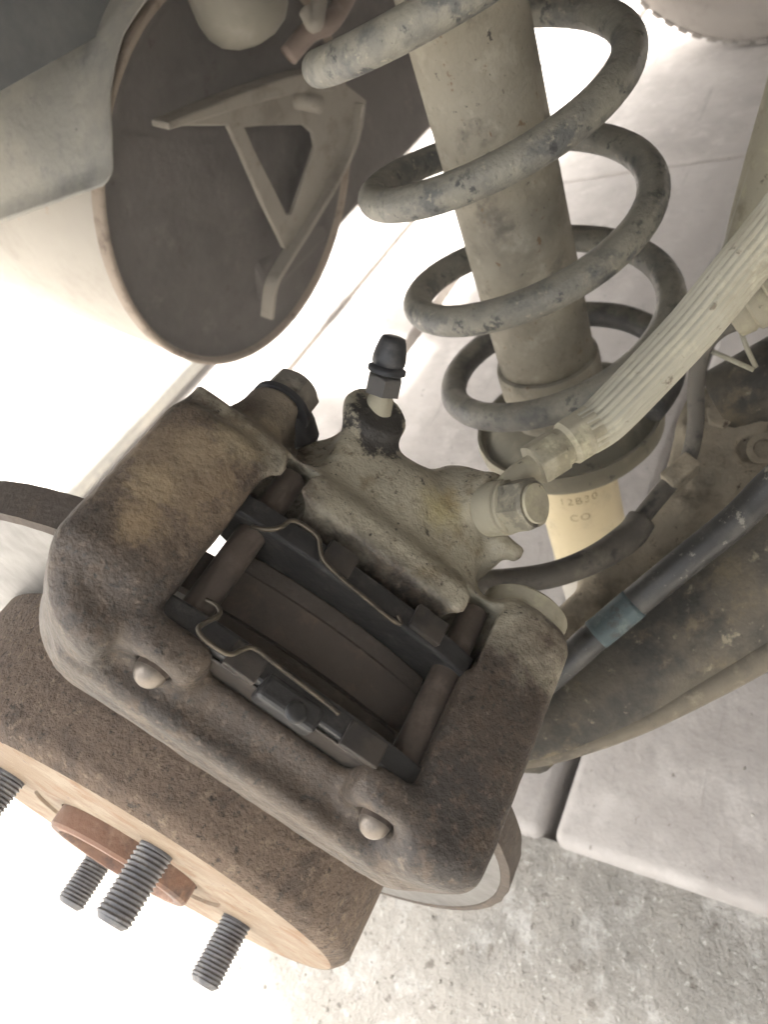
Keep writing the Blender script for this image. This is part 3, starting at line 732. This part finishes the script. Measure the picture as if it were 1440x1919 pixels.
V, F = tube(spline([HUB+np.array([.088, -.005, -.01]), HUB+np.array([.095, -.05, -.02]), P(1010, 1345, .345)], 8), [.030, .028, .024], 28); mk('carrier_neck', V, F, m_arm, arm)
# upright leg of the arm at the right edge
V, F = tube(spline([P(1405, 540, .372), P(1437, 420, .36), P(1478, 290, .347), P(1530, 130, .33)], 8), [.0150, .0165, .0175, .018], 32)
up_ = mk('upright_tube', V, F, m_olive, arm)
V, F = tube(spline([P(1347, 500, .372), P(1375, 420, .36), P(1410, 315, .347), P(1460, 165, .33)], 8), .0013, 10)
mk('seam', V, F, m_sleeve, up_)
V, F = lathe([(.006, -.02), (.017, -.0195), (.0185, -.017), (.0185, .017), (.017, .0195), (.006, .02)], pl(1425, 728, .004), nrm(P(1500, 690, .35)-P(1350, 770, .37)), 40)
bsh = mk('pivot_bush', V, F, m_arm, arm, sharp=40)
V, F = lathe([(.0065, 0), (.0078, .001), (.0078, .0022), (.005, .0026), (.0045, .0004)], pl(1433, 850, .0045), bn, 32)
mk('bracket_eyelet', V, F, m_brk, arm, sharp=40)
for q_ in ((1330, 905), (1225, 1040), (1155, 1088), (1390, 985)):
    V, F = lathe([(.004, -.004), (.0038, .0005), (.0028, .0016), (.001, .002)], pl(*q_, .005), bn, 16); mk('bracket_rivet', V, F, m_brk, arm)
# ------------------------------------------------------------------ parking brake cable
V, F = tube(spline([P(985, 1300, .30), P(1035, 1265, .30), P(1130, 1180, .295), P(1260, 1072, .287), P(1380, 975, .280), P(1450, 905, .275), P(1580, 790, .262)], 10), .0059, 22)
pc = mk('parking_brake_cable', V, F, m_pcable, None, loc=P(1260, 1072, .287), label='black parking brake cable with a faded blue band crossing the arm', cat='cable')
V, F = tube(spline([P(1118, 1190, .2957), P(1150, 1164, .2938), P(1190, 1130, .2912)], 5), .0062, 22); mk('blue_band', V, F, m_blue, pc)

# ------------------------------------------------------------------ wheel speed sensor cable
c1 = spline([P(1395, 598, .315), P(1350, 618, .318), P(1318, 655, .322), P(1306, 720, .330), P(1305, 790, .338), P(1296, 845, .342), P(1280, 878, .343)], 8)
V, F = tube(c1, .0036, 16)
sc = mk('sensor_cable', V, F, m_cable, None, loc=P(1300, 750, .33), label='thin grey sensor cable looping down to a clip on the bracket', cat='cable')
V, F = box(P(1276, 886, .342), (.008, .0065, .0045), [nrm(P(1300, 862, .34)-P(1250, 905, .34)), bn, np.cross(bn, nrm(P(1300, 862, .34)-P(1250, 905, .34)))])
bevel(mk('cable_clip', V, F, m_brk, sc, smooth=False), .0016, 2)
V, F = tube(spline([P(1268, 892, .342), P(1240, 925, .341), P(1215, 955, .340), P(1192, 985, .338)], 6), .0040, 16); mk('lower_run', V, F, m_cable, sc)
V, F = tube(spline([P(1203, 975, .338), P(1180, 1005, .336), P(1120, 1045, .332), P(1040, 1076, .330), P(960, 1088, .330), P(890, 1092, .330)], 8), [.0064, .0066, .0058, .0055, .0055], 20)
mk('rubber_sleeve', V, F, m_cable, sc)
# connector boot at the right edge
k0 = P(1372, 602, .316); k1 = P(1470, 545, .305); kd = nrm(k1-k0)
V, F = lathe([(.0050, 0), (.0078, .0008), (.0085, .006), (.0078, .0075), (.0092, .0085), (.0098, .014), (.0090, .0155), (.0104, .0165), (.0108, .040)], k0, kd, 36)
mk('connector_boot', V, F, m_olive, sc, sharp=40)
V, F = tube(np.array([P(1390, 622, .318), P(1402, 655, .319), P(1418, 688, .320), P(1413, 693, .320), P(1375, 676, .321), P(1335, 658, .322)]), .0011, 8)
wc = mk('wire_retainer', V, F, m_sleeve, None, loc=P(1418, 688, .32), label='thin pale wire bent to a point beneath the connector', cat='wire retainer')

# ------------------------------------------------------------------ silencer, heat shield and hanger
MC = P(465, 345, .56); MA = nrm((.108, 1, .313)); MR = .1340
mu = empty('muffler', MC + np.array([0, 0, -MR]), 'large pale exhaust muffler with dark recessed end cap', 'muffler')
V, F = lathe([(MR-.0005, .002), (MR, .006), (MR, .55), (MR-.01, .57)], MC, MA, 128, cap=False); mk('shell', V, F, m_muff, mu)
V, F = lathe([(MR-.0050, .006), (MR-.0035, .0015), (MR-.0016, -.0005), (MR+.0006, -.0005), (MR+.0014, .001), (MR+.0014, .008), (MR+.0002, .0095)], MC, MA, 128, cap=False); mk('rolled_rim', V, F, m_rim, mu)
V, F = lathe([(MR-.0045, .004), (MR-.007, .006), (MR-.013, .008), (MR-.028, .008), (MR-.05, .006), (MR-.09, .003), (.0005, .002)], MC, MA, 128, cap=False); V2 = V; mk('end_cap', V, F, m_cap, mu)
# heat shield wrapped over the outer top side
def cylhit(px, py, Rr):
    r = ray(px, py); o_ = EYE-MC; rp = r-(r@MA)*MA; op = o_-(o_@MA)*MA
    A_ = rp@rp; B_ = rp@op; C_ = op@op-Rr*Rr; D = B_*B_-A_*C_
    t = (-B_-math.sqrt(max(D, 0)))/A_; p = EYE+r*t; q_ = p-MC
    return p, q_@MA, math.degrees(math.atan2(q_[2], -q_[0]*1.0))
HSR = .141
XB = nrm(np.array([-1., 0, 0]) - (np.array([-1., 0, 0])@MA)*MA); ZB = np.cross(MA, XB) if np.cross(MA, XB)[2] > 0 else -np.cross(MA, XB)
def hit2(px, py):
    p, y, _ = cylhit(px, py, HSR); q_ = p-MC; return y, math.degrees(math.atan2(q_@ZB, q_@XB))
e_ = [hit2(*q) for q in ((215, 352), (212, 250), (210, 180), (235, 70), (0, 424))]
na, nl = 40, 24
V = []
a_bot, a_top = e_[0][1], 80.
for layer in (0, 1):
    for i in range(na+1):
        s = i/na; ad = a_bot + (a_top-a_bot)*s
        y0 = np.interp(ad, [e_[0][1], e_[0][1]+2.0, e_[1][1], e_[2][1], e_[3][1], 80], [e_[0][0]+.004, e_[0][0], e_[1][0], e_[2][0], e_[3][0], e_[3][0]-.004])
        for j in range(nl+1):
            w = j/nl; y = y0 + (.46-y0)*w
            a = math.radians(ad + (e_[4][1]-e_[0][1])*(1-s)*min(1, (y-y0)/max(e_[4][0]-e_[0][0], .01)))
            rj = HSR + .0015*layer + .0015*math.sin(w*21+s*3)*(.3+s) + .005*max(0, .08-s)/.08
            V.append(MC + MA*y + rj*(math.cos(a)*XB + math.sin(a)*ZB))
F = []; W_ = nl+1; Lr = (na+1)*W_
for i in range(na):
    for j in range(nl):
        a = i*W_+j; F.append((a, a+1, a+W_+1, a+W_)); F.append((Lr+a, Lr+a+W_, Lr+a+W_+1, Lr+a+1))
for i in range(na):
    for j in (0, nl): a = i*W_+j; F.append((a, a+W_, Lr+a+W_, Lr+a))
for j in range(nl):
    for i in (0, na): a = i*W_+j; F.append((a, a+1, Lr+a+1, Lr+a))
hs = fixn(mk('heat_shield', V, F, m_shield, None, loc=MC+np.array([0, .2, .13]), label='thin grey sheet heat shield wrapped over the muffler', cat='heat shield'))
# hanger: pressed triangular bracket in front of the end cap
HY = MC[1] - .035
def hp_(px, py, dy=0.):
    r = ray(px, py); return EYE + r*(((MC + MA*(dy-.014) - EYE)@MA)/(r@MA))
def band(pts, w0, w1, dy, th):
    """flat strip through pixel points in the hanger plane"""
    p = spline([hp_(a, b, dy) for a, b in pts], 6); n = len(p); T = np.gradient(p, axis=0); T /= np.linalg.norm(T, axis=1)[:, None]
    N_ = np.cross(MA, T); ww = np.linspace(w0, w1, n)[:, None]/2
    L_ = p-N_*ww; R2 = p+N_*ww; off = MA*th
    V = np.concatenate([L_, R2, L_+off, R2+off]); F = []
    for i in range(n-1):
        F += [(i, i+1, n+i+1, n+i), (2*n+i, 3*n+i, 3*n+i+1, 2*n+i+1), (i, 2*n+i, 2*n+i+1, i+1), (n+i, n+i+1, 3*n+i+1, 3*n+i)]
    F += [(0, n, 3*n, 2*n), (n-1, 3*n-1, 4*n-1, 2*n-1)]
    return V, F
hg = empty('exhaust_hanger', hp_(600, 300), 'dusty pressed steel triangular hanger bracket across the muffler end', 'bracket')
# web plate with a triangular window
outer = [(330, 236), (450, 195), (560, 150), (640, 150), (688, 188), (682, 240), (640, 330), (600, 395), (566, 446), (552, 472), (534, 466), (494, 385), (452, 288), (428, 236)]
inner = [(460, 240), (490, 236), (570, 234), (588, 250), (592, 275), (566, 350), (548, 400), (538, 402), (515, 355), (475, 275)]
def plate_hole(outer, inner, th):
    bm = bmesh.new(); eds = []
    for lp in (outer, inner):
        vs_ = [bm.verts.new(hp_(*q)) for q in lp]
        for i in range(len(vs_)): eds.append(bm.edges.new((vs_[i], vs_[(i+1) % len(vs_)])))
    bmesh.ops.triangle_fill(bm, use_beauty=True, edges=eds)
    r_ = bmesh.ops.extrude_face_region(bm, geom=list(bm.faces))
    bmesh.ops.translate(bm, verts=[g for g in r_['geom'] if isinstance(g, bmesh.types.BMVert)], vec=tuple(MA*th))
    bmesh.ops.recalc_face_normals(bm, faces=bm.faces)
    Vx = np.array([tuple(v_.co) for v_ in bm.verts]); bm.verts.index_update(); Fx = [tuple(v_.index for v_ in f_.verts) for f_ in bm.faces]; bm.free(); return Vx, Fx
bevel(mk('web_plate', *plate_hole(outer, inner, .004), m_hanger, hg, smooth=False), .0012, 2)
bevel(fixn(mk('top_flange', *band([(316, 238), (400, 208), (480, 180), (560, 158), (630, 150)], .004, .014, -.012, .014), m_hanger, hg, smooth=False)), .0012, 2)
bevel(fixn(mk('side_flange', *band([(684, 195), (672, 265), (640, 335), (590, 420), (540, 500), (520, 540), (512, 600)], .0046, .0040, -.008, .012), m_hanger, hg, smooth=False)), .0012, 2)
V, F = lathe([(.006, 0), (.006, .03)], hp_(600, 196, -.02), MA, 20); mk('hanger_rod', V, F, m_hanger, hg)
# things above the silencer: exhaust pipe, second silencer, rail
V, F = tube(spline([P(560, 60, .78), P(430, 70, .80), P(330, 60, .84), P(230, 60, .92), P(120, 110, 1.05)], 8), .040, 28)
mk('exhaust_pipe', V, F, m_pipe, None, loc=P(430, 70, .8), label='dusty brown exhaust pipe running above the muffler', cat='pipe')
k0 = P(484, 84, .47); V, F = lathe([(.002, 0), (.012, .0015), (.021, .006), (.0265, .013), (.0285, .022), (.0285, .11), (.02, .12)], k0, nrm((.10, .10, 1.)), 48)
mk('round_canister', V, F, m_tank, None, loc=k0, label='rounded olive canister hanging at the top edge above the hanger', cat='canister')
V, F = box(P(745, 150, .80)+np.array([0, 0, .09]), (.34, .03, .14), np.eye(3))
rl = mk('cross_rail', V, F, m_under, None, smooth=False, loc=P(745, 150, .8), label='dark body rail behind the spring and the hanger', cat='rail'); bevel(rl, .006, 2)
V, F = tube(spline([P(540, 105, .50), P(580, 60, .50), P(620, 40, .51), P(660, -30, .52), P(690, -120, .52)], 8), .0065, 18)
mk('fuel_line', V, F, m_pipe, None, loc=P(600, 60, .5), label='thin dusty line curving up beside the olive canister', cat='pipe')
V, F = tube(spline([P(575, 20, .47), P(590, 45, .47), P(600, -10, .47), P(610, -90, .47)], 8), .005, 16)
mk('fuel_line', V, F, m_hanger, None, loc=P(590, 30, .47), label='short pale line at the top edge, left of the spring top', cat='pipe')
V, F = tube(spline([(.22, .892, .0165), (.5, .889, .0165), (.8, .893, .0165), (1.02, .890, .0165)], 8), .015, 20)
mk('floor_pipe', V, F, m_shield, None, loc=(.6, .89, 0), label='grey pipe lying on the sunlit floor behind the caliper', cat='pipe')

# ------------------------------------------------------------------ far wheel
tw = onp(1480, 78, 2, 0.0); tw = np.array([tw[0], .215, 0.])
wh = empty('rear_wheel', (tw[0]+.09, tw[1], 0), 'dusty tyre of the opposite wheel on the floor at top right', 'wheel')
prof = [(.20, .01), (.235, -.004), (.27, .0), (.284, .012), (.290, .03), (.2905, .15), (.284, .168), (.27, .18), (.235, .184), (.20, .17)]
V, F = lathe(prof, (tw[0], tw[1], .289), HX, 120, cap=False)
ty = mk('tyre', V, F, m_tyre, wh)
tb = []
bv0 = None
for k in range(64):
    a = 2*math.pi*k/64
    ca, sa = math.cos(a), math.sin(a); rad = np.array([0, ca, sa]); tan = np.array([0, -sa, ca])
    c_ = np.array([tw[0]+.016, tw[1], .289]) + rad*.2822
    if bv0 is None:
        V, F = box(c_, (.012, .0095, .0035), [HX, tan, rad]); bv0 = mk('tread_block', V, F, m_tyre, ty, smooth=False, loc=c_); bevel(bv0, .001, 1); o = bv0
    else:
        o = bv0.copy(); C.objects.link(o); o.parent = ty; o.location = [float(i) for i in c_-root_loc(ty)]
        o.rotation_euler = (a, 0, 0)
V, F = lathe([(.205, .012), (.19, .02), (.18, .05), (.10, .06), (.05, .045), (.005, .045)], (tw[0], tw[1], .289), HX, 64, cap=False); mk('rim', V, F, m_wheel, wh)

# ------------------------------------------------------------------ grit lying on the concrete
gv = []; gf = []
ico = [(0, 0, 1), (.9, 0, .35), (.28, .85, .35), (-.72, .53, .35), (-.72, -.53, .35), (.28, -.85, .35), (.7, .5, -.4), (-.28, .85, -.4), (-.9, 0, -.4), (-.28, -.85, -.4), (.7, -.5, -.4)]
icf = [(0, 1, 2), (0, 2, 3), (0, 3, 4), (0, 4, 5), (0, 5, 1), (1, 6, 2), (2, 6, 7), (2, 7, 3), (3, 7, 8), (3, 8, 4), (4, 8, 9), (4, 9, 5), (5, 9, 10), (5, 10, 1), (1, 10, 6)]
rg = np.random.default_rng(3)
for k in range(2600):
    lowr = k < 1700
    gx = rg.uniform(-.15, XE-.004) if lowr else rg.uniform(XE+.01, 1.1)
    gy = rg.uniform(-.15, .62)
    r = .0005 + .0016*rg.random()**3; sq = rg.uniform(.5, .9, 3); an = rg.uniform(0, 6.28)
    z = (-.012 if lowr else .0005) + r*.2; ca, sa = math.cos(an), math.sin(an); b0 = len(gv)
    for q in ico:
        X_, Y_, Z_ = q[0]*sq[0]*r*rg.uniform(.8, 1.2), q[1]*sq[1]*r*rg.uniform(.8, 1.2), q[2]*sq[2]*r
        gv.append((gx+X_*ca-Y_*sa, gy+X_*sa+Y_*ca, z+Z_))
    gf += [tuple(i+b0 for i in f_) for f_ in icf]
gr_ = mk('grit', gv, gf, m_concrete, None, smooth=False, loc=(0, 0, 0), label='loose grit scattered over the concrete floor', cat='grit', kind='stuff')

# ------------------------------------------------------------------ thin haze added to lift the shadows like lens veil
HM = bpy.data.materials.new('veil_haze'); HM.use_nodes = True; hn = HM.node_tree; hn.nodes.clear()
ho = hn.nodes.new('ShaderNodeOutputMaterial'); hv = hn.nodes.new('ShaderNodeVolumePrincipled')
hv.inputs['Color'].default_value = (1, .975, .94, 1); hv.inputs['Density'].default_value = HAZE; hv.inputs['Anisotropy'].default_value = .65
hn.links.new(hv.outputs[0], ho.inputs['Volume'])
mk('haze', *box((0, 0, .02), (16, 16, 1.03)), HM, None, smooth=False, loc=(0, 0, 0), label='added thin haze around the parts, milky like lens veil', cat='haze', kind='stuff')
scene.cycles.volume_bounces = 1
